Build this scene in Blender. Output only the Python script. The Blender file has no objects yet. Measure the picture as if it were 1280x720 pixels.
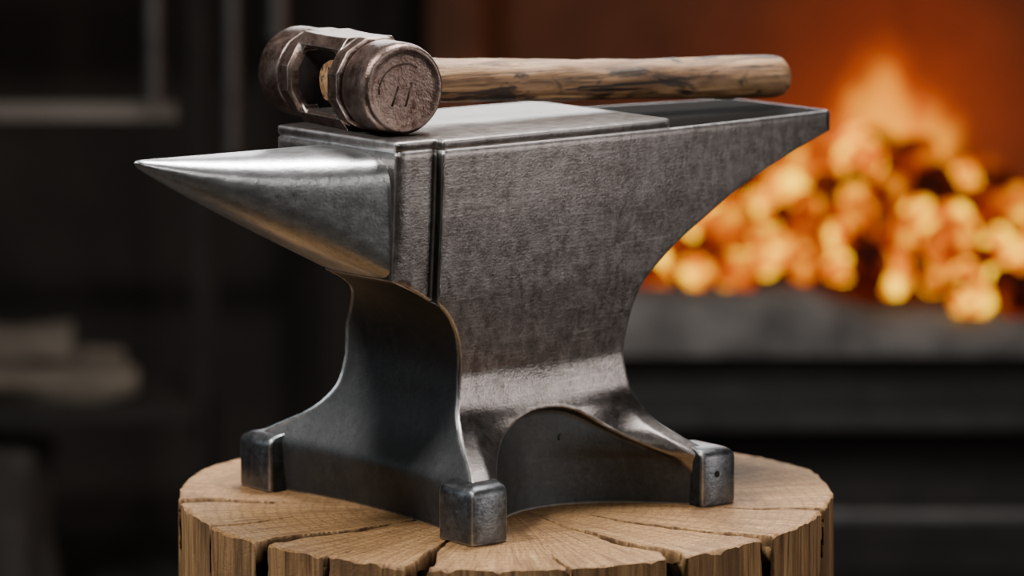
import bpy, bmesh, math, random
from mathutils import Vector, Matrix, noise
random.seed(4)
S=0.0005
TOP=1400.0           # stump top height in build units
CAMY=-5246.0
sc=bpy.context.scene
COL=sc.collection
TH=math.radians(39)
cu,su=math.cos(TH),math.sin(TH)
CX,CY=-26.0,80.0

def A(u,v,z=0):   # anvil frame -> world metres
    return Vector(((CX+cu*u-su*v)*S,(CY+su*u+cu*v)*S,(TOP+z)*S))
def W(X,Yc,Z):    # Yc measured from the camera plane, Z from floor
    return Vector((X*S,(Yc+CAMY)*S,Z*S))

# ---------------------------------------------------------------- node helpers
def newmat(name):
    m=bpy.data.materials.new(name); m.use_nodes=True
    nt=m.node_tree; nt.nodes.clear()
    out=nt.nodes.new('ShaderNodeOutputMaterial')
    return m,nt,out
def ramp(nt,src,stops,interp='LINEAR'):
    r=nt.nodes.new('ShaderNodeValToRGB'); r.color_ramp.interpolation=interp
    e=r.color_ramp.elements
    while len(e)<len(stops): e.new(0.5)
    for i,(p,c) in enumerate(stops):
        e[i].position=p
        if not isinstance(c,(tuple,list)): c=(c,c,c)
        e[i].color=(c[0],c[1],c[2],1)
    nt.links.new(src,r.inputs[0]); return r.outputs[0]
def mix(nt,fac,a,b,mode='MIX'):
    n=nt.nodes.new('ShaderNodeMix'); n.data_type='RGBA'; n.blend_type=mode
    def s(sock,v):
        if hasattr(v,'is_output') : nt.links.new(v,sock)
        elif isinstance(v,(tuple,list)): sock.default_value=(v[0],v[1],v[2],1)
        else: sock.default_value=v
    s(n.inputs[0],fac); s(n.inputs[6],a); s(n.inputs[7],b)
    return n.outputs[2]
def math_(nt,op,a,b=None,c=None):
    n=nt.nodes.new('ShaderNodeMath'); n.operation=op
    for i,v in enumerate((a,b,c)):
        if v is None: continue
        if hasattr(v,'is_output'): nt.links.new(v,n.inputs[i])
        else: n.inputs[i].default_value=v
    return n.outputs[0]
def tex(nt,scale=(1,1,1),rot=(0,0,0),coord='Object'):
    tc=nt.nodes.new('ShaderNodeTexCoord'); mp=nt.nodes.new('ShaderNodeMapping')
    mp.inputs['Scale'].default_value=scale; mp.inputs['Rotation'].default_value=rot
    nt.links.new(tc.outputs[coord],mp.inputs[0]); return mp.outputs[0]
def noi(nt,vec,scale,detail=6,rough=0.6,dist=0.0):
    n=nt.nodes.new('ShaderNodeTexNoise')
    n.inputs['Scale'].default_value=scale; n.inputs['Detail'].default_value=detail
    n.inputs['Roughness'].default_value=rough; n.inputs['Distortion'].default_value=dist
    nt.links.new(vec,n.inputs['Vector']); return n.outputs['Fac']
def bump(nt,h,strength,dist,prev=None):
    b=nt.nodes.new('ShaderNodeBump'); b.inputs['Strength'].default_value=strength
    b.inputs['Distance'].default_value=dist; nt.links.new(h,b.inputs['Height'])
    if prev is not None: nt.links.new(prev,b.inputs['Normal'])
    return b.outputs[0]
def pbr(nt,out,color,rough,metal=0.0,normal=None,spec=0.5):
    p=nt.nodes.new('ShaderNodeBsdfPrincipled')
    def s(k,v):
        if hasattr(v,'is_output'): nt.links.new(v,p.inputs[k])
        elif isinstance(v,(tuple,list)): p.inputs[k].default_value=(v[0],v[1],v[2],1)
        else: p.inputs[k].default_value=v
    s('Base Color',color); s('Roughness',rough); s('Metallic',metal)
    s('Specular IOR Level',spec)
    if normal is not None: nt.links.new(normal,p.inputs['Normal'])
    nt.links.new(p.outputs[0],out.inputs[0]); return p
def edgewear(nt,radius,lo=0.015,hi=0.11):
    bv=nt.nodes.new('ShaderNodeBevel'); bv.samples=6; bv.inputs['Radius'].default_value=radius
    geo=nt.nodes.new('ShaderNodeNewGeometry')
    dt=nt.nodes.new('ShaderNodeVectorMath'); dt.operation='DOT_PRODUCT'
    nt.links.new(bv.outputs[0],dt.inputs[0]); nt.links.new(geo.outputs['Normal'],dt.inputs[1])
    inv=math_(nt,'SUBTRACT',1.0,dt.outputs['Value'])
    return ramp(nt,inv,[(lo,0),(hi,1)]),bv.outputs[0]

def steel(name,c1,c2,rust,r0,r1,metal=0.9,rustamt=0.5,stretch=(1,1,1),pit=0.35,edge=0.6,painted_dark=False,bigscale=34,edgecol=(0.7,0.69,0.68),rad=0.0022,scrb=0.2,brushamt=0.35,fineb=0.25,hammer=0.0):
    m,nt,out=newmat(name)
    v=tex(nt); vs=tex(nt,stretch)
    big=noi(nt,v,bigscale,8,0.7,0.3); fine=noi(nt,v,230,6,0.75); scr=noi(nt,vs,150,6,0.75)
    brush=noi(nt,tex(nt,(0.06,1,1),(0,0.35,0)),420,3,0.6)
    pits=noi(nt,v,560,3,0.6)
    base=mix(nt,ramp(nt,scr,[(0.36,0),(0.64,1)]),c1,c2)
    base=mix(nt,math_(nt,'MULTIPLY',ramp(nt,brush,[(0.57,0),(0.70,1)]),brushamt),base,(min(1,c2[0]*1.6),min(1,c2[1]*1.6),min(1,c2[2]*1.6)))
    rm=ramp(nt,big,[(0.40,0),(0.62,1)])
    rf=ramp(nt,fine,[(0.42,0),(0.60,1)])
    amt=math_(nt,'MULTIPLY',math_(nt,'MULTIPLY',rm,rf),rustamt)
    col=mix(nt,amt,base,rust)
    pp=ramp(nt,pits,[(0.30,1),(0.40,0)])
    col=mix(nt,math_(nt,'MULTIPLY',pp,0.5),col,(rust[0]*0.5,rust[1]*0.5,rust[2]*0.5))
    rg=ramp(nt,scr,[(0.3,r0),(0.75,r1)])
    mt=metal; sp=0.5
    if painted_dark:
        at=nt.nodes.new('ShaderNodeAttribute'); at.attribute_name='painted_dark'  # mask puts shade of arch recess and horn-side end into the colour
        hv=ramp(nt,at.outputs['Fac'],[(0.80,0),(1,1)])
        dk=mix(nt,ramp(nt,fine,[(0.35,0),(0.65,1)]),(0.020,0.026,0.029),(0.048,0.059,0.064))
        dk=mix(nt,hv,dk,(0.006,0.0055,0.005))  # heel top goes near black
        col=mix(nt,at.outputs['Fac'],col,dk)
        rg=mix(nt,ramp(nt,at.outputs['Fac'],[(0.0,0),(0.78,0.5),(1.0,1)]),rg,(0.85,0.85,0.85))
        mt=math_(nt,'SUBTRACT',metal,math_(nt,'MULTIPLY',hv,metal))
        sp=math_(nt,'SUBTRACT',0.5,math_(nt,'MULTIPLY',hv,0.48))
    ed,bn=edgewear(nt,rad)
    col=mix(nt,math_(nt,'MULTIPLY',math_(nt,'MULTIPLY',ed,ramp(nt,scr,[(0.3,0.5),(0.6,1)])),edge),col,edgecol)
    nrm=bn
    if hammer>0:
        hv2=noi(nt,v,70,3,0.5); nrm=bump(nt,hv2,hammer,0.003,nrm)
    b1=bump(nt,scr,scrb,0.0004,nrm); b2=bump(nt,pits,pit,0.0005,b1); b3=bump(nt,fine,fineb,0.0006,b2); b4=bump(nt,brush,0.15*brushamt/0.35,0.0004,b3)
    pbr(nt,out,col,rg,mt,b4,sp)
    return m
M_side=steel('forged_steel_side',(0.172,0.154,0.145),(0.266,0.242,0.23),(0.072,0.053,0.043),0.28,0.41,0.93,0.62,(1,1,0.5),0.35,1.0,True,50,(0.95,0.94,0.93),0.003,0.13,0.35,0.2)
M_horn=steel('satin_horn_steel',(0.38,0.388,0.395),(0.52,0.529,0.537),(0.28,0.285,0.29),0.27,0.36,0.95,0.4,(0.5,1,1),0.18,0.5,False,30,(0.85,0.85,0.85),0.0012,0.1,0.25,0.2,0.10)
M_foot=steel('worn_foot_steel',(0.07,0.075,0.08),(0.14,0.145,0.155),(0.035,0.03,0.028),0.28,0.42,0.9,0.6,(1,1,1),0.35,1.0,False,34,(0.92,0.92,0.93),0.0034)
M_head=steel('rusty_hammer_steel',(0.115,0.073,0.059),(0.215,0.157,0.134),(0.045,0.018,0.011),0.25,0.42,0.9,0.85,(1,1,1),0.6,0.9,False,50,(0.66,0.57,0.52),0.0018,0.3,0.2,0.4)
M_recess_shade=steel('recess_shade_steel',(0.020,0.026,0.029),(0.048,0.059,0.064),(0.03,0.028,0.026),0.45,0.6,0.85,0.4,(1,1,1),0.35,0.0)  # shade tone of the recess, same dark colours as the body mask

def wood_handle():
    m,nt,out=newmat('hickory_wood')
    v=tex(nt,(0.06,1,1)); v2=tex(nt,(0.35,1,1))
    g=noi(nt,v,200,7,0.75,0.6); k=noi(nt,v2,40,5,0.65,1.2); g2=noi(nt,v,60,5,0.65,1.4)
    ck=noi(nt,tex(nt,(0.035,1,1)),130,4,0.6,0.8)
    c=ramp(nt,g,[(0.36,(0.10,0.045,0.018)),(0.49,(0.32,0.175,0.078)),(0.68,(0.57,0.355,0.18))])
    c2=mix(nt,ramp(nt,g2,[(0.39,0.85),(0.55,0)]),c,(0.13,0.06,0.025))
    c3=mix(nt,ramp(nt,k,[(0.54,0),(0.61,0.95)]),c2,(0.02,0.011,0.006))
    c3=mix(nt,ramp(nt,ck,[(0.38,1),(0.43,0)]),c3,(0.018,0.01,0.006))
    pbr(nt,out,c3,ramp(nt,g,[(0.3,0.6),(0.7,0.4)]),0,bump(nt,ck,0.5,0.001,bump(nt,g,0.8,0.0012)))
    return m
M_handle=wood_handle()

def wood_stump():
    m,nt,out=newmat('cut_oak_stump')
    tc=nt.nodes.new('ShaderNodeTexCoord')
    sep=nt.nodes.new('ShaderNodeSeparateXYZ'); nt.links.new(tc.outputs['Object'],sep.inputs[0])
    geo=nt.nodes.new('ShaderNodeNewGeometry'); sn=nt.nodes.new('ShaderNodeSeparateXYZ')
    nt.links.new(geo.outputs['Normal'],sn.inputs[0])
    topf=ramp(nt,sn.outputs[2],[(0.6,0),(0.85,1)])
    wv=nt.nodes.new('ShaderNodeTexWave'); wv.wave_type='RINGS'; wv.rings_direction='Z'
    wv.inputs['Scale'].default_value=40; wv.inputs['Distortion'].default_value=3
    wv.inputs['Detail'].default_value=6; wv.inputs['Detail Scale'].default_value=1.2; wv.inputs['Detail Roughness'].default_value=0.6
    mp=tex(nt,(1,1,0.0)); nt.links.new(mp,wv.inputs['Vector'])
    ring=wv.outputs['Fac']
    ang=math_(nt,'ARCTAN2',sep.outputs[1],sep.outputs[0])
    rr=math_(nt,'SQRT',math_(nt,'ADD',math_(nt,'MULTIPLY',sep.outputs[0],sep.outputs[0]),math_(nt,'MULTIPLY',sep.outputs[1],sep.outputs[1])))
    cb=nt.nodes.new('ShaderNodeCombineXYZ'); nt.links.new(math_(nt,'MULTIPLY',ang,46.0),cb.inputs[0]); nt.links.new(math_(nt,'MULTIPLY',rr,14.0),cb.inputs[1])
    ray=noi(nt,cb.outputs[0],1.0,9,0.8,0.6)
    blot=noi(nt,tex(nt),11,8,0.75,0.8)
    grain=noi(nt,tex(nt),420,5,0.8)
    tcol=ramp(nt,ray,[(0.34,(0.10,0.042,0.013)),(0.45,(0.34,0.175,0.062)),(0.56,(0.52,0.30,0.12)),(0.70,(0.68,0.43,0.20))])
    tcol=mix(nt,ramp(nt,ring,[(0.0,0.45),(0.30,0)]),tcol,(0.22,0.11,0.04))
    tcol=mix(nt,ramp(nt,grain,[(0.40,0.8),(0.50,0)]),tcol,(0.11,0.052,0.018))
    tcol=mix(nt,ramp(nt,blot,[(0.49,0),(0.65,0.75)]),tcol,(0.13,0.06,0.021))
    fib=noi(nt,tex(nt,(1,1,0.045)),170,7,0.75,0.3)
    fib2=noi(nt,tex(nt,(1,1,0.12)),26,5,0.6,0.6)
    scol=ramp(nt,fib,[(0.34,(0.045,0.019,0.007)),(0.47,(0.26,0.135,0.05)),(0.66,(0.54,0.315,0.13))])
    scol=mix(nt,ramp(nt,fib2,[(0.48,0),(0.64,0.75)]),scol,(0.09,0.042,0.016))
    col=mix(nt,topf,scol,tcol)
    att=nt.nodes.new('ShaderNodeAttribute'); att.attribute_name='crack'
    ca=ramp(nt,att.outputs['Fac'],[(0.0,0),(0.45,1)])
    col=mix(nt,ca,col,(0.006,0.004,0.002))
    hgt=mix(nt,topf,fib,ray)
    b=bump(nt,hgt,0.9,0.0018)
    b=bump(nt,grain,0.8,0.0014,b)
    pbr(nt,out,col,0.6,0,b,math_(nt,'MULTIPLY',math_(nt,'SUBTRACT',1.0,ca),0.4))
    return m
M_stump=wood_stump()

def simple(name,c1,c2,scale,rough=0.8,metal=0,bs=0.4,bd=0.004,stretch=(1,1,1)):
    m,nt,out=newmat(name); v=tex(nt,stretch)
    n=noi(nt,v,scale,6,0.65,0.3)
    pbr(nt,out,ramp(nt,n,[(0.3,c1),(0.7,c2)]),rough,metal,bump(nt,n,bs,bd)); return m

# ---------------------------------------------------------------- object helpers
def link(o,parent=None):
    COL.objects.link(o)
    if parent is not None: o.parent=parent
    return o
def mesh_obj(name,verts,faces,mat,parent=None,smooth=True,loc=None,rotz=0,auto=None,attr=None):
    me=bpy.data.meshes.new(name)
    me.from_pydata([tuple(Vector(v)*S) for v in verts],[],faces); me.update()
    if attr:
        at=me.attributes.new(attr[0],'FLOAT','POINT'); at.data.foreach_set('value',attr[1])
    bm=bmesh.new(); bm.from_mesh(me); bmesh.ops.remove_doubles(bm,verts=bm.verts,dist=1e-6)
    bmesh.ops.recalc_face_normals(bm,faces=bm.faces)
    if auto is not None:
        for f in bm.faces: f.smooth=True
        for e in bm.edges:
            if len(e.link_faces)==2 and e.calc_face_angle(0)>math.radians(auto): e.smooth=False
    else:
        for f in bm.faces: f.smooth=smooth
    bm.to_mesh(me); bm.free()
    me.materials.append(mat)
    o=bpy.data.objects.new(name,me); link(o,parent)
    if loc is not None: o.location=loc
    o.rotation_euler=(0,0,rotz)
    return o
def empty(name,loc,rotz=0):
    e=bpy.data.objects.new(name,None); e.empty_display_size=0.05
    e.location=loc; e.rotation_euler=(0,0,rotz); link(e); return e
def tag(o,label,cat,group=None):
    o['label']=label; o['category']=cat
    if group: o['group']=group
def interp(tab,x):
    if x<=tab[0][0]: return tab[0][1]
    for (a,b),(c,d) in zip(tab,tab[1:]):
        if x<=c:
            t=(x-a)/(c-a) if c>a else 1
            return b+(d-b)*t
    return tab[-1][1]
def smooth_interp(tab,x):
    n=len(tab)
    if x<=tab[0][0]: return tab[0][1]
    if x>=tab[-1][0]: return tab[-1][1]
    for i in range(n-1):
        if x<=tab[i+1][0]:
            x0,y0=tab[i]; x1,y1=tab[i+1]
            h=x1-x0; t=(x-x0)/h
            def sl(j):
                if j<=0: return (tab[1][1]-tab[0][1])/(tab[1][0]-tab[0][0])
                if j>=n-1: return (tab[-1][1]-tab[-2][1])/(tab[-1][0]-tab[-2][0])
                a=(tab[j][1]-tab[j-1][1])/(tab[j][0]-tab[j-1][0]); b=(tab[j+1][1]-tab[j][1])/(tab[j+1][0]-tab[j][0])
                return 0 if a*b<=0 else 2*a*b/(a+b)
            m0,m1=sl(i),sl(i+1)
            return (2*t**3-3*t*t+1)*y0+(t**3-2*t*t+t)*h*m0+(-2*t**3+3*t*t)*y1+(t**3-t*t)*h*m1
def sstep(a,b,x):
    t=max(0,min(1,(x-a)/(b-a))); return t*t*(3-2*t)
def box_bm(bm,lo,hi,bev=0,seg=2):
    r=bmesh.ops.create_cube(bm,size=1)
    vs=r['verts']
    for v in vs:
        v.co=Vector([(lo[i]+hi[i])/2+v.co[i]*(hi[i]-lo[i]) for i in range(3)])
    if bev>0:
        es=list({e for v in vs for e in v.link_edges})
        bmesh.ops.bevel(bm,geom=es,offset=bev,segments=seg,affect='EDGES',profile=0.5)
def bm_obj(name,bm,mat,parent=None,loc=None,rotz=0,auto=35,mat2=None):
    for v in bm.verts: v.co*=S
    bmesh.ops.recalc_face_normals(bm,faces=bm.faces)
    for f in bm.faces: f.smooth=True
    for e in bm.edges:
        if len(e.link_faces)==2 and e.calc_face_angle(0)>math.radians(auto): e.smooth=False
    me=bpy.data.meshes.new(name); bm.to_mesh(me); bm.free()
    me.materials.append(mat)
    if mat2: me.materials.append(mat2)
    o=bpy.data.objects.new(name,me); link(o,parent)
    if loc is not None: o.location=loc
    o.rotation_euler=(0,0,rotz); return o
def box(name,lo,hi,mat,bev=0,parent=None,loc=None,rotz=0):
    bm=bmesh.new(); box_bm(bm,lo,hi,bev); return bm_obj(name,bm,mat,parent,loc,rotz)

# ---------------------------------------------------------------- ANVIL
anvil=empty('anvil',A(0,0,0),TH)
tag(anvil,'grey forged steel anvil with conical horn, on the wooden stump','anvil')
HZ=487.0   # heel top height
RE=516.0
Ltab=[(0,-216),(66,-211),(80,-198),(105,-173),(130,-156),(165,-143),(200,-139),(235,-144),(262,-156),(285,-176),(300,-198),(312,-222),(322,-243)]
Rtab=[(0,212),(60,206),(74,188),(90,168),(105,156),(128,148),(154,143),(192,139),(235,145),(277,161),(321,207),(358,266),(398,342),(440,453),(459,RE)]
Wtab=[(190,122),(300,134),(400,141),(500,146)]
CVtab=[(0,247),(64,243),(78,224),(94,195),(108,168),(125,147),(150,129),(190,122)]
Wfar=[(190,124),(225,118),(262,88),(295,48),(322,26),(345,66),(370,100),(400,127),(410,130)]
NN=120; NM=60
def arch_side(s):
    t=abs(s)/(0.79 if s<0 else 0.86)
    return max(6,134*(1-t**2.4)**0.66) if t<1 else 6
LIP=7.0
def low_side(s,z):
    L=smooth_interp(Ltab,z); R=smooth_interp(Rtab,z)
    u=(L+R)/2+(R-L)/2*s
    cor=smooth_interp(CVtab,z); a=abs(s)
    q=max(0,(190-z)/60.0)
    b=min(1,a/0.84)
    midU=122+12*min(1,q)**2+5*max(0,min(1.2,q-1))
    vU=midU+(cor-midU)*b**2.0
    vL=117+(cor-117)*b**2.05
    zc=arch_side(s); f=sstep(zc-LIP,zc+LIP*0.5,z) if zc>6.5 else 1
    return u,vL+(vU-vL)*f,(1-f) if zc>6.5 else 0  # last value: painted shade inside the arch
def low_end(s,z,side):
    L=smooth_interp(Ltab,z); R=smooth_interp(Rtab,z)
    cor=smooth_interp(CVtab,z)
    k=max(0,(170-z)/170.0)
    pin=(44*k**1.3)*(1-abs(s)**2.2)
    u=(R-pin) if side>0 else (L+pin)
    return u,cor*s,0
def lowz(t,zc):
    T1,T2=0.40,0.62
    lo=zc-LIP if zc>LIP+1 else 1.0
    if t<T1: return lo*t/T1
    hi=zc+LIP
    if t<T2: return lo+(hi-lo)*(t-T1)/(T2-T1)
    return hi+(190-hi)*(t-T2)/(1-T2)
def ringlow(t):
    ox=[]
    near=[]
    for i in range(8): 
        z=lowz(t,6); u,v,o=low_side(-1,z); near.append((u+0.02*i,-v,z,o))
    for i in range(NN+1):
        s=-1+2*i/NN; z=lowz(t,arch_side(s)); u,v,o=low_side(s,z)
        near.append((u+(0.2 if i==0 else 0),-v,z,o))
    far=[(u,-v,z,o) for u,v,z,o in reversed(near)]
    right=[];left=[]
    for i in range(1,NM):
        s=-1+2*i/NM; z=lowz(t,6)
        u,v,o=low_end(s,z,1); right.append((u,v,z,o))
        u,v,o=low_end(s,z,-1); left.append((u,-v,z,o))
    pts=near+right+far+left
    idx=[0,len(near)-1,len(near)+len(right),len(near)+len(right)+len(far)-1]
    P=[list(p) for p in pts]
    for c in idx:
        sx=1 if P[c][0]>0 else -1; sy=1 if P[c][1]>0 else -1
        P[c][0]-=sx*2.6; P[c][1]-=sy*2.6
    nl=len(near)+len(right)+len(far)
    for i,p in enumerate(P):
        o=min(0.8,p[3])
        if i>=nl+1 : o=max(o,0.78)  # horn-side end face painted dark as its shaded side
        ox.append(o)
    return [(p[0],p[1],p[2]) for p in P],ox
def ring(z,inset=0.0,Rover=None):
    L=smooth_interp(Ltab,z) if z<322 else -243
    R=smooth_interp(Rtab,z) if z<459 else RE
    if Rover is not None: R=Rover
    L+=inset; R-=inset
    cor=interp(Wtab,z)
    wtb=cor-15*sstep(262,300,z)
    def wid(u,far=False):
        w=cor
        if u>60: w-=(w-(84 if far else 116))*min(1,(u-60)/456.0)**1.7
        return w-inset
    us=max(L,-182+inset); seg1=us-L
    def side(wt,far=False):
        pts=[]
        blen=130*(1-sstep(340,385,z))*sstep(188,250,z) if far else 0
        if seg1>1.5:
            for i in range(6): pts.append((L+seg1*i/6.0,-(wt-inset)))
            pts.append((us-0.05,-(wt-inset)))
            if blen>2: pts.append((us,-(wt-inset)))
            else: pts.append((us,-(cor-inset)+2.0 if z>300 else -(cor-inset)))
        else:
            for i in range(8): pts.append((L+0.02*i,-(wid(L) if not far else wt-inset)))
        start=us+(2.0 if seg1>1.5 else 0.2)
        for i in range(NN+1):
            u=start+(R-start)*i/NN
            w=wid(u,far)
            if blen>2: w=wt-inset+(w-(wt-inset))*sstep(0,blen,u-us)
            pts.append((u,-w))
        return pts
    near=side(wtb); fr=side(min(wtb,smooth_interp(Wfar,z)),True)
    far=[(u,-v) for u,v in reversed(fr)]
    right=[];left=[]
    wr=-near[-1][1]; wn=-near[0][1]; wf=far[-1][1]; wrf=far[0][1]
    for i in range(1,NM):
        right.append((R,-wr+(wr+wrf)*i/NM)); left.append((L,wf+(-wn-wf)*(i/NM)))
    pts=near+right+far+left
    idx=[0,len(near)-1,len(near)+len(right),len(near)+len(right)+len(far)-1]
    P=[list(p) for p in pts]; mid=(L+R)/2
    for c in idx:
        sx=1 if P[c][0]>mid else -1; sy=1 if P[c][1]>0 else -1
        P[c][0]-=sx*2.6; P[c][1]-=sy*2.6
    nl=len(near)+len(right)+len(far)
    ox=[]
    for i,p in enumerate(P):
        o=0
        if z<=316 and i>nl: o=0.78  # throat below the horn gets the same painted shade
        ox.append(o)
    return [(p[0],p[1],z) for p in P],ox
rings=[];oxs=[]
for k in range(0,54):
    r_,o_=ringlow(k/54*1.0); rings.append(r_); oxs.append(o_)
for z in list(range(190,322,6))+[322,324,332,340]+list(range(348,440,8))+[440,447,454,459,468,478]:
    r_,o_=ring(z); rings.append(r_); oxs.append(o_)
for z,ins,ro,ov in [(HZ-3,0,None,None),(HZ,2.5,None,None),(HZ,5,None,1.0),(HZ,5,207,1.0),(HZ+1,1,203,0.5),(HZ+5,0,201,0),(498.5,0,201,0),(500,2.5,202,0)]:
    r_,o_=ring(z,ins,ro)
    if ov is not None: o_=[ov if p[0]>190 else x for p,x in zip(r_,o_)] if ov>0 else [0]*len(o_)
    rings.append(r_); oxs.append(o_)
verts=[];faces=[];ox=[]
K=len(rings[0])
for r_,o_ in zip(rings,oxs): verts+=r_; ox+=o_
for j in range(len(rings)-1):
    for i in range(K):
        a=j*K+i;b=j*K+(i+1)%K
        faces.append((a,b,b+K,a+K))
faces.append(tuple(reversed(range(K))))
faces.append(tuple((len(rings)-1)*K+i for i in range(K)))
body=mesh_obj('anvil_body',verts,faces,M_side,anvil,auto=42,attr=('painted_dark',ox))
body['label']='brushed grey steel body with flat face, square step and tapering heel'

# horn
verts=[];faces=[];Kh=120;nu=60
for j in range(nu+1):
    s=j/nu
    u=-550+(310)*s
    top=489-5*s
    bot=482-(482-322)*(s**0.93)
    hw=3.5+113.5*(s**0.86)
    k=0.6 if s<0.01 else 1
    zc=(top+bot)/2; hh=(top-bot)/2
    for i in range(Kh):
        a=2*math.pi*i/Kh
        ca,sa=math.cos(a),math.sin(a)
        if ca<0: e=1-(0.80 if sa<0 else 0.55)*s**1.4
        else: e=1-0.1*s
        if ca>=0 and sa>0: e-=0.12*s
        x=math.copysign(abs(ca)**e,ca); y=math.copysign(abs(sa)**e,sa)
        verts.append((u,x*hw*k,zc+y*hh*k))
for j in range(nu):
    for i in range(Kh):
        a=j*Kh+i;b=j*Kh+(i+1)%Kh
        faces.append((a,b,b+Kh,a+Kh))
verts.append((-551.5,0,485.5)); t=len(verts)-1
for i in range(Kh): faces.append((t,(i+1)%Kh,i))
faces.append(tuple(nu*Kh+i for i in range(Kh)))
horn=mesh_obj('horn',verts,faces,M_horn,anvil,auto=50)
horn['label']='bright satin steel conical horn with pointed tip'

# feet : solid ends of the legs; inner flanks carry the painted recess shade
M_hole=simple('dark_hole',(0.004,0.004,0.004),(0.01,0.01,0.01),80,0.9)
for sx in (-1,1):
    for sy in (-1,1):
        bm=bmesh.new()
        x0,x1,y0,y1=163,222,182,252
        lev=[(0,1.5),(2,0),(62,0),(67,1.3),(71,4),(74,9),(76,17),(77,28)]
        rws=[]
        for z,ins in lev:
            c=6
            X0,X1,Y0,Y1=x0+ins*0.1,x1-ins,y0+ins*0.1,y1-ins
            pts=[(X0,Y0),(X1-c,Y0),(X1-c*0.3,Y0+c*0.3),(X1,Y0+c),(X1,Y1-c),(X1-c*0.3,Y1-c*0.3),(X1-c,Y1),(X0+c,Y1),(X0+c*0.3,Y1-c*0.3),(X0,Y1-c)]
            rws.append([bm.verts.new((x*sx,y*sy,z)) for x,y in pts])
        for a,b in zip(rws,rws[1:]):
            for i in range(len(a)):
                f=bm.faces.new((a[i],a[(i+1)%len(a)],b[(i+1)%len(a)],b[i]))
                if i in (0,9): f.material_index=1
        bm.faces.new(rws[0]); bm.faces.new(rws[-1])
        o=bm_obj('foot',bm,M_foot,anvil,auto=30,mat2=M_recess_shade)
        o['label']='squared dark steel foot with bright worn edges'
        if sx==1 and sy==-1:
            vs=[];n_=20
            for r,y in ((4.6,-252.1),(4.2,-252.6),(3.4,-252.4)):
                for i in range(n_):
                    a=2*math.pi*i/n_; vs.append((188+r*math.cos(a),y,42+r*math.sin(a)))
            fs=[(j*n_+i,j*n_+(i+1)%n_,(j+1)*n_+(i+1)%n_,(j+1)*n_+i) for j in range(2) for i in range(n_)]+[tuple(2*n_+i for i in range(n_))]
            h_=mesh_obj('plug_hole',vs,fs,M_hole,o); h_['label']='small dark round hole'
def tube(path,rad,k=6,flat=0.7):
    vs=[];fs=[];n=len(path)
    for j,p in enumerate(path):
        p=Vector(p); q=Vector(path[min(j+1,n-1)])-Vector(path[max(j-1,0)])
        q.normalize(); a=q.cross(Vector((0,1,0.001))); a.normalize(); b=q.cross(a)
        for i in range(k):
            t=2*math.pi*i/k
            vs.append(p+a*math.cos(t)*rad+b*math.sin(t)*rad*flat)
    for j in range(n-1):
        for i in range(k):
            a=j*k+i;b=j*k+(i+1)%k; fs.append((a,b,b+k,a+k))
    fs.append(tuple(range(k))); fs.append(tuple((n-1)*k+i for i in range(k)))
    return vs,fs
vs=[];fs=[]
def addtube(path,rad,flat=0.7):
    a,b=tube(path,rad,6,flat); o=len(vs); vs.extend(a); fs.extend([tuple(i+o for i in f) for f in b])
yy=-121.0
def arc(cx,cz,rx,rz,a0,a1,n=14,y=yy): return [(cx+rx*math.cos(math.radians(a0+(a1-a0)*i/n)),y,cz+rz*math.sin(math.radians(a0+(a1-a0)*i/n))) for i in range(n+1)]
addtube(arc(36,90,9,7,200,20),2.4,0.8)
addtube(arc(40,80,9,8,60,-130),2.4,0.8)
mk=mesh_obj('casting_mark',vs,fs,M_recess_shade,anvil); mk['label']='faint worn dent in the casting'

# ---------------------------------------------------------------- HAMMER
HU,HV=-172,67
ham=empty('sledgehammer',A(HU,HV,500),TH-math.radians(8))
tag(ham,'rusty brown steel sledgehammer with worn wooden handle, lying on the anvil','hammer')
bm=bmesh.new()
ZC=57.0
HS=(1.04,1.07,1.04)
def lathe(bm,prof,k=72,darkend=False):
    rings=[]
    for (y,r) in prof:
        row=[]
        for i in range(k):
            a=2*math.pi*(i+0.5)/k
            row.append(bm.verts.new((r*math.cos(a),y,ZC+r*math.sin(a))))
        rings.append(row)
    for n_,(a,b) in enumerate(zip(rings,rings[1:])):
        for i in range(k):
            f=bm.faces.new((a[i],a[(i+1)%k],b[(i+1)%k],b[i]))
    bm.faces.new(rings[0]); f=bm.faces.new(list(reversed(rings[-1])))
    if darkend: f.material_index=1
near=[(-136.5,8),(-136.5,40),(-136.8,45),(-138,47.5),(-138,51),(-136.5,53.5),(-133,55.5),(-128,56.8),(-120,57),(-86,57),(-83,56),(-81,52),(-80,48),(-60,48)]
lathe(bm,near)
lathe(bm,[(-y,r) for y,r in near])
octp=[(-77,48),(-75.5,58),(-73,60.5),(-51,60.5),(-47,57),(-44,48)]
lathe(bm,octp,12,True); lathe(bm,[(-y,r) for y,r in octp],12,True)
for sgn in (1,-1):
    sec=[(-38,39),(-42,43),(-31,58),(31,58),(42,43),(38,39)]
    stations=[(-54,1.0),(-36,0.98),(0,0.97),(36,0.98),(54,1.0)]
    rr=[]
    for y,k in stations:
        rr.append([bm.verts.new((x*k,y,ZC+sgn*z*(k if z>48 else 1))) for x,z in sec])
    for a,b in zip(rr,rr[1:]):
        for i in range(len(sec)):
            f=bm.faces.new((a[i],a[(i+1)%6],b[(i+1)%6],b[i]))
            if i==5: f.material_index=1
    bm.faces.new(rr[0]); bm.faces.new(list(reversed(rr[-1])))
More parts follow.
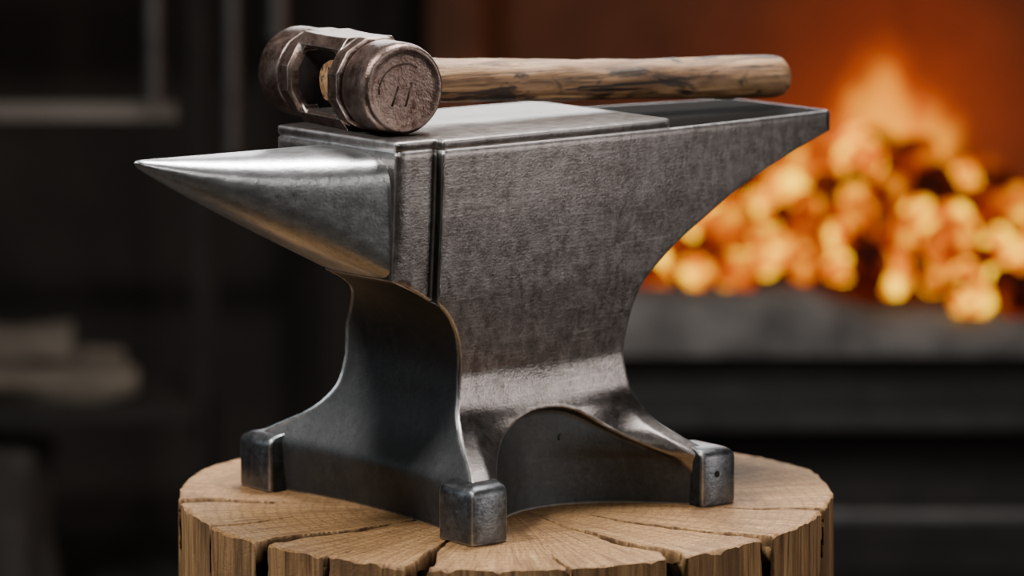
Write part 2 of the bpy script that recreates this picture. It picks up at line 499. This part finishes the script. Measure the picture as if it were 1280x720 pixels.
for sy in (-1,1):
    for sz in (-1,1):
        for sx in (-1,1):
            p=[(sx*20,sy*50,ZC+sz*43),(sx*20,sy*50,ZC+sz*28),(sx*20,sy*35,ZC+sz*43)]
            q=[(sx*41,y,z) for _,y,z in p]
            a=[bm.verts.new(x) for x in p]; b=[bm.verts.new(x) for x in q]
            bm.faces.new(a); bm.faces.new(list(reversed(b)))
            for i in range(3): bm.faces.new((a[i],a[(i+1)%3],b[(i+1)%3],b[i]))
for v in bm.verts: v.co=Vector((v.co.x*HS[0],v.co.y*HS[1],v.co.z*HS[2]))
M_eye_shade=simple('shaded_eye_steel',(0.01,0.008,0.007),(0.03,0.022,0.018),120,0.8,0.3,0.3,0.0005)  # eye walls near black: shade of the opening painted in
head=bm_obj('hammer_head',bm,M_head,ham,auto=30,mat2=M_eye_shade)
head['label']='double-faced rusty brown steel head with open eye'
vs=[];fs=[]
M_mark=steel('worn_mark_steel',(0.16,0.105,0.085),(0.25,0.18,0.155),(0.09,0.045,0.03),0.35,0.5,0.85,0.3,(1,1,1),0.3,0.0)
def ft(pts,r=1.3): addtube([(x*HS[0],-136.5*HS[1],(ZC+z)*HS[2]) for x,z in pts],r,0.7)
ft([(-8,4),(-12,-8),(-17,-20)],1.6); ft([(11,8),(7,-6),(2,-21)],1.6)
ft([((35)*math.cos(math.radians(t)),33*math.sin(math.radians(t))-2) for t in range(58,188,7)],1.3)
mk=mesh_obj('stamped_mark',vs,fs,M_mark,head); mk['label']='worn stamped arc and short strokes on the striking face'
ZC=59.3
verts=[];faces=[];kk=40
prof=[(-37,20,24),(-34,23,27),(-10,24,28),(30,25,28),(50,27,29),(66,28.5,30),(90,28.5,30),(180,27.5,29),(300,26.5,27.5),(430,26.5,27),(530,27.5,27.5),(600,29,29),(655,31,30.5),(676,31,30.5),(686,29,28),(692,24,23),(695,14,14)]
xs=[];x=-37
while x<684:
    xs.append(x); x+=6
xs+=[686,689,692,694,695]
for j,x in enumerate(xs):
    rv=interp([(p[0],p[1]) for p in prof],x); rz=interp([(p[0],p[2]) for p in prof],x)
    zc=ZC-(ZC-28)*max(0,x)/692- 3.0*math.sin(max(0,min(1,x/692))*math.pi)
    yc=2.5*math.sin(x/170.0+0.6)-10*sstep(60,0,x)
    for i in range(kk):
        a=2*math.pi*i/kk
        d=1+0.06*noise.noise(Vector((x*0.014,math.cos(a)*1.3,math.sin(a)*1.3)))+0.03*noise.noise(Vector((x*0.05,math.cos(a)*4,math.sin(a)*4)))
        verts.append((x*(0.983 if x>0 else 1),yc+rv*d*math.cos(a),zc+rz*d*math.sin(a)))
n=len(xs)
for j in range(n-1):
    for i in range(kk):
        a=j*kk+i;b=j*kk+(i+1)%kk; faces.append((a,b,b+kk,a+kk))
faces.append(tuple(range(kk))); faces.append(tuple((n-1)*kk+i for i in range(kk)))
hd=mesh_obj('handle',verts,faces,M_handle,ham,auto=40); hd['label']='weathered golden brown hickory handle with dark scorch marks'

# ---------------------------------------------------------------- STUMP
cracks=[(176,0.5,24),(-145,0.75,26),(-107.6,0.5,22),(-56.4,0.78,26),(-28.4,0.72,22),(-3,0.45,14),(85,0.5,10),(128,0.4,10),(-163,0.35,8),(-126,0.22,5),(-78,0.25,5)]
NA=2000
def rimbase(a):
    c,s_=math.cos(a),math.sin(a)
    lo,hi=100.0,700.0
    for _ in range(22):
        r=(lo+hi)/2; x=abs(r*c); y=r*s_-110
        F=(x/436)**2.5+(y/325)**2.5 if y>0 else (x/436)**1.9+(-y/492)**1.9
        if F>1: hi=r
        else: lo=r
    return r
def rim(a):
    r=rimbase(a)
    r*=1+0.012*noise.noise(Vector((math.cos(a)*2.2,math.sin(a)*2.2,3.1)))+0.010*noise.noise(Vector((math.cos(a)*7,math.sin(a)*7,1.1)))+0.004*noise.noise(Vector((math.cos(a)*26,math.sin(a)*26,1.1)))
    return r
def crk(a,rho,zz=0):
    best=0
    for ca,ln,w in cracks:
        c0=math.radians(ca)+0.08*noise.noise(Vector((rho*4.0,ca*0.37,0)))+0.05*noise.noise(Vector((zz*0.012,ca*0.9,5)))+0.010*noise.noise(Vector((rho*30,ca,zz*0.05)))
        d=(a-c0+math.pi)%(2*math.pi)-math.pi
        if abs(d)>0.14/max(rho,0.15): continue
        start=1-ln
        if rho<start: continue
        ww=w*0.5*min(1,((rho-start)/ln))**1.0*(1+0.9*noise.noise(Vector((rho*14,zz*0.02,ca))))
        if zz<0: ww*=max(0.3,1+zz/500.0) if w>13 else max(0,1+zz/160.0)
        dist=abs(d)*400*rho
        if ww>0.3: best=max(best,1-sstep(ww*0.6,ww*1.1+0.8,dist))
    return best
rhos=[i/64 for i in range(1,64)]+[0.992,1.0]
verts=[(0,0,0)];cr=[0.0];faces=[]
angs=[2*math.pi*i/NA-math.pi for i in range(NA)]
rimv=[rim(a) for a in angs]
rows=[]
for rho in rhos:
    row=[]
    for i,a in enumerate(angs):
        k=crk(a,rho); r=rimv[i]*rho
        chip=max(0,noise.noise(Vector((math.cos(a)*9,math.sin(a)*9,8.8))))+0.6*max(0,noise.noise(Vector((math.cos(a)*30,math.sin(a)*30,2.8))))
        zz=-60*k-(0.6+10*chip if rho>0.995 else 0)+1.0*noise.noise(Vector((r*math.cos(a)*0.05,r*math.sin(a)*0.05,0)))*(1 if rho>0.9 else 0)
        verts.append((r*math.cos(a),r*math.sin(a),zz)); cr.append(k); row.append(len(verts)-1)
    rows.append(row)
rimrow=rows[-1]
zl=[-14,-20,-28,-38,-50,-64,-80,-100,-125,-155,-190,-230,-290,-370,-470,-620,-800,-1000,-1200,-1400]
for z in zl:
    row=[]
    for i,a in enumerate(angs):
        k=crk(a,1.0,z+4)
        r=rimv[i]*(1.0+0.03*(-z/1400.0))-44*k
        r+=1.6*noise.noise(Vector((math.cos(a)*18,math.sin(a)*18,z*0.006)))*min(1,-z/30)
        verts.append((r*math.cos(a),r*math.sin(a),z)); cr.append(k); row.append(len(verts)-1)
    rows.append(row)
for i in range(NA): faces.append((0,rows[0][i],rows[0][(i+1)%NA]))
for a_,b_ in zip(rows,rows[1:]):
    for i in range(NA):
        j=(i+1)%NA; faces.append((a_[i],b_[i],b_[j],a_[j]))
faces.append(tuple(reversed(rows[-1])))
me=bpy.data.meshes.new('tree_stump')
me.from_pydata([tuple(Vector(v)*S) for v in verts],[],faces); me.update()
at=me.attributes.new('crack','FLOAT','POINT')
at.data.foreach_set('value',cr)
for p in me.polygons: p.use_smooth=True
rs=set(rimrow)
for e in me.edges:
    if e.vertices[0] in rs and e.vertices[1] in rs: e.use_edge_sharp=True
me.materials.append(M_stump)
stump=bpy.data.objects.new('tree_stump',me); link(stump); stump.location=(0,0,TOP*S)
tag(stump,'thick weathered golden brown tree stump with radial cracks, carrying the anvil','tree stump')

# ---------------------------------------------------------------- ROOM
M_lining=simple('glow_tinted_lining',(0.06,0.021,0.009),(0.13,0.046,0.018),5,0.9,0,0.5,0.01)  # base colour tinted red-orange to strengthen the fire glow
M_wall=simple('dark_plaster',(0.015,0.012,0.010),(0.035,0.028,0.023),3,0.9)
M_floor=simple('dirt_floor',(0.02,0.017,0.014),(0.05,0.042,0.034),6,0.9)
M_stone=simple('grey_hearth_ash_stone',(0.035,0.032,0.03),(0.15,0.14,0.13),14,0.95,0,0.5,0.006)
M_dark=simple('sooty_stone',(0.010,0.0093,0.009),(0.03,0.028,0.026),14,0.9)
M_black=simple('blackened_wood',(0.006,0.005,0.004),(0.016,0.013,0.011),14,0.9)
M_board=simple('weathered_board',(0.10,0.083,0.07),(0.23,0.197,0.168),30,0.8,0,0.4,0.003,(0.1,1,1))
M_log=simple('pale_firewood',(0.04,0.033,0.025),(0.20,0.165,0.125),14,0.85,0,0.6,0.01,(0.4,1,1))
M_dlog=simple('dark_old_wood',(0.014,0.012,0.010),(0.05,0.042,0.035),14,0.85,0,0.6,0.01)
M_iron=simple('dark_iron',(0.06,0.06,0.06),(0.14,0.135,0.13),20,0.5,0.6)
def st(o): o['kind']='structure'; return o
st(box('floor',(-4500,-8200,-40),(4500,6500,0),M_floor,0,None,(0,0,0)))
st(box('wall_back',(-4500,6400,0),(4500,6500,5600),M_wall))
st(box('wall_left',(-4600,-8200,0),(-4500,6500,5600),M_wall))
st(box('wall_right',(4500,-8200,0),(4600,6500,5600),M_wall))

forge=empty('forge_hearth',W(1100,10100,0))
tag(forge,'sooty stone forge hearth holding a glowing coal fire','forge')
def fbox(name,x0,x1,y0,y1,z0,z1,mat,bev=6):
    ox,oy=1100,10100
    return box(name,(x0-ox,y0-oy,z0),(x1-ox,y1-oy,z1),mat,bev,forge)
fbox('hearth_base',240,2600,9800,11000,0,680,M_black)
fbox('ledge',200,2600,9640,11000,660,700,M_dark)
fbox('hearth_wall',240,2600,9740,11000,700,846,M_dark)
# rounded ash-covered curb : one continuous lofted bank of grey stone and ash
verts=[];faces=[];nn=90
for i in range(nn+1):
    X=190+2350*i/nn
    top=985-50*sstep(700,900,X)+14*noise.noise(Vector((X*0.012,1.3,0)))+6*noise.noise(Vector((X*0.05,4.3,0)))
    sec=[(9640,844),(9636,880),(9646,top-40),(9668,top-12),(9705,top),(9760,top+4),(9840,top-2),(9840,844)]
    for (y,z) in sec:
        verts.append((X-1100,y+8*noise.noise(Vector((X*0.015,y*0.02,z*0.02)))-10100,z+5*noise.noise(Vector((X*0.03,y*0.03,7)))*(z>850)))
q=8
for i in range(nn):
    for j in range(q):
        a=i*q+j;b=i*q+(j+1)%q; faces.append((a,b,b+q,a+q))
faces.append(tuple(range(q))); faces.append(tuple(nn*q+j for j in range(q)))
mesh_obj('ash_curb',verts,faces,M_stone,forge,auto=70)
fbox('hearth_bed',230,2560,9842,11000,846,940,M_dark)
fbox('back_lining',-60,2600,11000,11120,0,3600,M_lining)
fbox('side_cheek',-220,-60,10700,11120,0,3600,M_lining,40)
bm=bmesh.new(); box_bm(bm,(560-1100,9480-10100,470),(2500-1100,9520-10100,496),5)
box_bm(bm,(560-1100,9480-10100,0),(600-1100,9520-10100,470),5); box_bm(bm,(2460-1100,9480-10100,0),(2500-1100,9520-10100,470),5)
rail=bm_obj('tool_rail',bm,M_iron,forge)

def coalmat(name,shift,gain):
    m,nt,out=newmat(name)
    n=noi(nt,tex(nt),0.85,2,0.4,0.15)
    n2=math_(nt,'ADD',n,shift)
    col=ramp(nt,n2,[(0.30,(0.5,0.010,0.0)),(0.44,(1,0.065,0.0)),(0.54,(1,0.15,0.0)),(0.64,(1,0.32,0.0)),(0.76,(1,0.58,0.0))])
    sv=ramp(nt,n2,[(0.30,0.02),(0.42,0.12),(0.52,0.27),(0.62,0.48),(0.76,1.0)])
    e=nt.nodes.new('ShaderNodeEmission'); nt.links.new(col,e.inputs[0])
    nt.links.new(math_(nt,'MULTIPLY',sv,gain),e.inputs[1])
    d=nt.nodes.new('ShaderNodeBsdfDiffuse'); d.inputs[0].default_value=(0.012,0.008,0.006,1)
    ad=nt.nodes.new('ShaderNodeAddShader'); nt.links.new(e.outputs[0],ad.inputs[0]); nt.links.new(d.outputs[0],ad.inputs[1])
    nt.links.new(ad.outputs[0],out.inputs[0]); return m
CM=[coalmat('coal_yellow_hot',0.13,4.0),
    coalmat('coal_orange_hot',0.03,2.8),
    coalmat('coal_red_hot',-0.05,2.0),
    coalmat('coal_dark',-0.17,1.2)]
cm=[]
for mi,mt in enumerate(CM):
    for vv in range(2):
        bm=bmesh.new(); bmesh.ops.create_icosphere(bm,subdivisions=3,radius=1)
        off=Vector((mi*7.3,vv*5.1,2.2))
        for v in bm.verts:
            d=v.co.normalized(); v.co=d*(0.97+0.30*noise.noise(d*1.1+off)+0.05*noise.noise(d*3.4+off))
            v.co.z*=0.9
        for f in bm.faces: f.smooth=True
        me=bpy.data.meshes.new('coal'); bm.to_mesh(me); bm.free(); me.materials.append(mt); cm.append(me)
def pile(X,Y):
    return 945+235*math.exp(-((X-960)/400)**2)*sstep(9740,10360,Y)*(1-0.5*sstep(10450,10950,Y))+40*sstep(9800,9900,Y)*sstep(280,450,X)
verts=[];faces=[];nx,ny=70,40
for j in range(ny+1):
    for i in range(nx+1):
        X=300+2100*i/nx; Y=9850+1110*j/ny
        z=max(942,pile(X,Y)-22+22*noise.noise(Vector((X*0.012,Y*0.012,0))))
        if i in(0,nx) or j in (0,ny): z=941
        verts.append((X-1300,Y-10300,z-941))
for j in range(ny):
    for i in range(nx):
        a=j*(nx+1)+i; faces.append((a,a+1,a+nx+2,a+nx+1))
M_bed=coalmat('ember_bed_dark',-0.18,1.0)
emb=mesh_obj('ember_bed',verts,faces,M_bed,None,loc=W(1300,10300,941))
tag(emb,'bed of dark crushed coal and red embers in the forge hearth','embers'); emb['kind']='stuff'
cnt=0; placed=[]; tries=0
while cnt<130 and tries<16000:
    tries+=1
    X=random.uniform(350,1560); Y=random.uniform(9670,10480)
    r=random.uniform(36,72)
    z=pile(X,Y)+r*0.6
    if Y<9860:
        z=max(z,(945 if X>880 else 1000)+r*0.75)
    if Y<9800 and X<1080: continue
    if Y<9860 and X<800: continue
    if any((X-a)**2+(Y-b)**2+(z-c)**2<((r+q_)*0.80)**2 for a,b,c,q_ in placed): continue
    placed.append((X,Y,z,r))
    hot=random.random()+0.12*math.exp(-((X-950)/350)**2)
    k=0 if hot>0.70 else 1 if hot>0.42 else 2 if hot>0.26 else 3
    o=bpy.data.objects.new('coal',cm[k*2+random.randint(0,1)])
    o.location=W(X,Y,z); o.scale=[r*S*random.uniform(0.85,1.2) for _ in range(3)]
    o.rotation_euler=[random.uniform(0,6.28) for _ in range(3)]
    COL.objects.link(o)
    lab=['bright yellow-orange glowing coal in the forge fire','orange glowing coal in the forge fire','dull red glowing coal in the forge fire','dark half-burnt coal lump in the forge fire'][k]
    tag(o,lab,'coal','glowing coals in the forge fire'); cnt+=1

def flamemat(name,strength,cols,dist=1.3,stops=((0.04,0),(0.35,0.2),(0.65,1))):
    m,nt,out=newmat(name)
    tc=nt.nodes.new('ShaderNodeTexCoord')
    n=nt.nodes.new('ShaderNodeTexNoise'); n.inputs['Scale'].default_value=1.9; n.inputs['Detail'].default_value=3
    oi=nt.nodes.new('ShaderNodeObjectInfo')
    av=nt.nodes.new('ShaderNodeVectorMath'); av.operation='ADD'
    sc0=nt.nodes.new('ShaderNodeVectorMath'); sc0.operation='SCALE'; sc0.inputs[3].default_value=3.0
    nt.links.new(oi.outputs['Location'],sc0.inputs[0])
    nt.links.new(tc.outputs['Object'],av.inputs[0]); nt.links.new(sc0.outputs[0],av.inputs[1]); nt.links.new(av.outputs[0],n.inputs['Vector'])
    ds=nt.nodes.new('ShaderNodeVectorMath'); ds.operation='SUBTRACT'; ds.inputs[1].default_value=(0.5,0.5,0.5)
    nt.links.new(n.outputs['Color'],ds.inputs[0])
    sc_=nt.nodes.new('ShaderNodeVectorMath'); sc_.operation='SCALE'; sc_.inputs[3].default_value=dist
    nt.links.new(ds.outputs[0],sc_.inputs[0])
    ad=nt.nodes.new('ShaderNodeVectorMath'); ad.operation='ADD'
    nt.links.new(tc.outputs['Object'],ad.inputs[0]); nt.links.new(sc_.outputs[0],ad.inputs[1])
    g=nt.nodes.new('ShaderNodeTexGradient'); g.gradient_type='SPHERICAL'; nt.links.new(ad.outputs[0],g.inputs[0])
    c=ramp(nt,g.outputs['Fac'],cols)
    s_=ramp(nt,g.outputs['Fac'],list(stops))
    e=nt.nodes.new('ShaderNodeEmission'); nt.links.new(c,e.inputs[0]); nt.links.new(math_(nt,'MULTIPLY',s_,strength),e.inputs[1])
    nt.links.new(e.outputs[0],out.inputs['Volume']); return m
M_fl=flamemat('flame_gas',20,[(0.0,(1,0.07,0.0)),(0.3,(1,0.15,0.0)),(0.62,(1,0.42,0.0))])
M_hz=flamemat('glow_haze',0.8,[(0.0,(1,0.07,0.0)),(1,(1,0.13,0.0))],0.4,((0.0,0),(0.35,0.15),(0.8,1)))  # self-glowing volume that paints the orange glow as haze
bm=bmesh.new(); bmesh.ops.create_uvsphere(bm,u_segments=32,v_segments=24,radius=1)
for v in bm.verts:
    z=v.co.z; k=1-0.45*max(0,z); v.co.x*=k; v.co.y*=k
    v.co.x+=0.18*math.sin(z*2.2); 
me=bpy.data.meshes.new('flame'); bm.to_mesh(me); bm.free(); me.materials.append(M_fl)
for X,Y,z,rx,rz in [(950,10420,1330,160,240),(1080,10350,1270,120,170),(770,10330,1210,120,170),(620,10200,1080,90,110),(860,10300,1240,100,150),(1220,10350,1150,80,120)]:
    o=bpy.data.objects.new('flame',me); COL.objects.link(o); o.location=W(X,Y,z); o.scale=(rx*S,rx*S,rz*S); o.rotation_euler=(0,0,random.uniform(-1,1))
    tag(o,'soft yellow-orange flame rising from the forge coals','flame','flames over the forge fire')
bm=bmesh.new(); bmesh.ops.create_uvsphere(bm,u_segments=32,v_segments=24,radius=1)
me=bpy.data.meshes.new('fire_glow_haze'); bm.to_mesh(me); bm.free(); me.materials.append(M_hz)
o=bpy.data.objects.new('fire_glow_haze',me); COL.objects.link(o); o.location=W(960,10450,1260); o.scale=(800*S,420*S,460*S)  # added haze ellipsoid around the fire, glows by itself
tag(o,'added emissive orange haze imitating glow over the forge fire','haze'); o['kind']='stuff'

# ---------------------------------------------------------------- LEFT SIDE CLUTTER
rack=empty('storage_rack',W(-1150,10400,0))
tag(rack,'dark wooden storage rack with weathered board shelves against the wall','shelf')
def rbox(name,x0,x1,y0,y1,z0,z1,mat,bev=4):
    return box(name,(x0+1150,y0-10400,z0),(x1+1150,y1-10400,z1),mat,bev,rack)
for x in (-2000,-810):
    rbox('post',x,x+40,10300,10340,0,2600,M_black)
    rbox('post',x,x+40,10650,10690,0,2600,M_black)
rbox('shelf_board',-2020,-800,10200,10720,570,605,M_black)
rbox('shelf_board',-2020,-840,10240,10300,1345,1385,M_board)
rbox('shelf_board',-2020,-800,10200,10720,1900,1935,M_black)
def cyl(name,p0,p1,r,mat,parent=None,k=20,wob=0.0):
    p0=Vector(p0);p1=Vector(p1); d=(p1-p0).normalized()
    a=d.cross(Vector((0.3,0.2,0.9))); a.normalize(); b=d.cross(a)
    n=10; vs=[];fs=[]
    for j in range(-1,n+2):
        t=min(n,max(0,j))/n; rr=r*(0.86 if j in(-1,n+1) else 1)
        for i in range(k):
            an=2*math.pi*i/k
            q=1+wob*noise.noise(Vector((math.cos(an)*1.2+p0.x,math.sin(an)*1.2+p0.z,t*2.5)))
            vs.append(p0.lerp(p1,t)-p0+(a*math.cos(an)+b*math.sin(an))*rr*q+(-d*r*0.08 if j==-1 else d*r*0.08 if j==n+1 else Vector()))
    m=n+3
    for j in range(m-1):
        for i in range(k):
            q=j*k+i;w=j*k+(i+1)%k; fs.append((q,w,w+k,q+k))
    fs.append(tuple(range(k))); fs.append(tuple((m-1)*k+i for i in range(k)))
    return mesh_obj(name,vs,fs,mat,parent,auto=50,loc=W(p0.x,p0.y,p0.z))
for x0,y,z,x1,r in [(-1500,10320,605+52,-960,46),(-1450,10440,605+50,-1000,46),(-1480,10380,605+140,-1130,42),(-1500,10560,605+50,-1020,46)]:
    o=cyl('firewood_log',(x0,y,z),(x1,y+50,z-2),r,M_log,None,20,0.7)
    tag(o,'pale split firewood log lying on the rack shelf','log','firewood logs on the rack')
hb=box('hanging_beam',(-560,-30,0),(560,30,60),M_black,4,None,W(-700,10150,2300)); tag(hb,'blackened wooden beam fixed above the forge area','beam')
for x,zb,r in [(-885,1400,20),(-690,1270,17),(-575,1560,24)]:
    o=cyl('iron_rod',(x,10150,zb),(x+6,10150,2300),r,M_iron,None,14)
    tag(o,'long grey iron bar hanging from the beam','iron bar','hanging iron bars')
cbk=cyl('chopping_block',(-1350,10420,0),(-1340,10430,470),165,M_dlog,None,32,0.5)
tag(cbk,'short dark upright log section standing under the rack shelf','wood block')

# ---------------------------------------------------------------- LIGHTS
def area(name,loc,target,size,power,color,sy=None):
    l=bpy.data.lights.new(name,'AREA'); l.energy=power; l.color=color; l.size=size
    if sy: l.shape='RECTANGLE'; l.size_y=sy
    o=bpy.data.objects.new(name,l); link(o); o.location=loc
    d=Vector(target)-Vector(loc); o.rotation_euler=d.to_track_quat('-Z','Y').to_euler(); return o
T=(0,0,0.88)
area('fill_overhead',(0.2,0.4,2.05),T,0.45,48,(1,0.97,0.94))  # added light out of view, makes the horn-top highlight
area('fill_key',(-0.9,-0.5,2.2),T,0.22,40,(1,0.97,0.94))  # unseen key light put in for face and horn highlights
area('fill_rear',(0.1,2.0,1.45),T,1.0,12,(1,0.98,0.96),0.4)  # added above the frame behind, so the top face turns bright
area('fill_side',(2.1,-0.75,1.15),T,0.9,17,(1,0.95,0.92))  # softbox added at right, mirrored by the side face
area('fill_front',(1.0,-2.3,2.2),T,0.3,13,(1,0.95,0.9))  # soft front-right light added to lift the side face
area('fill_cool',(-1.9,-0.1,1.4),T,0.5,3.5,(0.80,0.93,1.0))  # bluish fill put in at left for the horn-side face
area('fill_rack',(-1.3,1.5,2.2),(-0.8,2.6,0.5),0.4,3.5,(1,0.88,0.76))  # dim unseen light added to bring out the shelf
def point(name,loc,power,color,r):
    l=bpy.data.lights.new(name,'POINT'); l.energy=power; l.color=color; l.shadow_soft_size=r
    o=bpy.data.objects.new(name,l); link(o); o.location=loc
point('fire_glow',W(1050,10720,1400),2.2,(1,0.17,0.0),0.1)
point('fire_glow_low',W(1000,9750,1500),0.8,(1,0.35,0.1),0.12)
w=bpy.data.worlds.new('world'); sc.world=w; w.use_nodes=True
w.node_tree.nodes['Background'].inputs[0].default_value=(0.6,0.6,0.6,1)
w.node_tree.nodes['Background'].inputs[1].default_value=0.004

# ---------------------------------------------------------------- CAMERA
c=bpy.data.cameras.new('camera'); c.sensor_width=36; c.lens=5100/1280*36
c.clip_end=100
co=bpy.data.objects.new('camera',c); link(co)
co.location=(0.005,CAMY*S,(TOP+1101.4)*S)
co.rotation_euler=(math.radians(90-8.8),0,0)
c.dof.use_dof=True; c.dof.focus_distance=2.60; c.dof.aperture_fstop=5.0
sc.camera=co
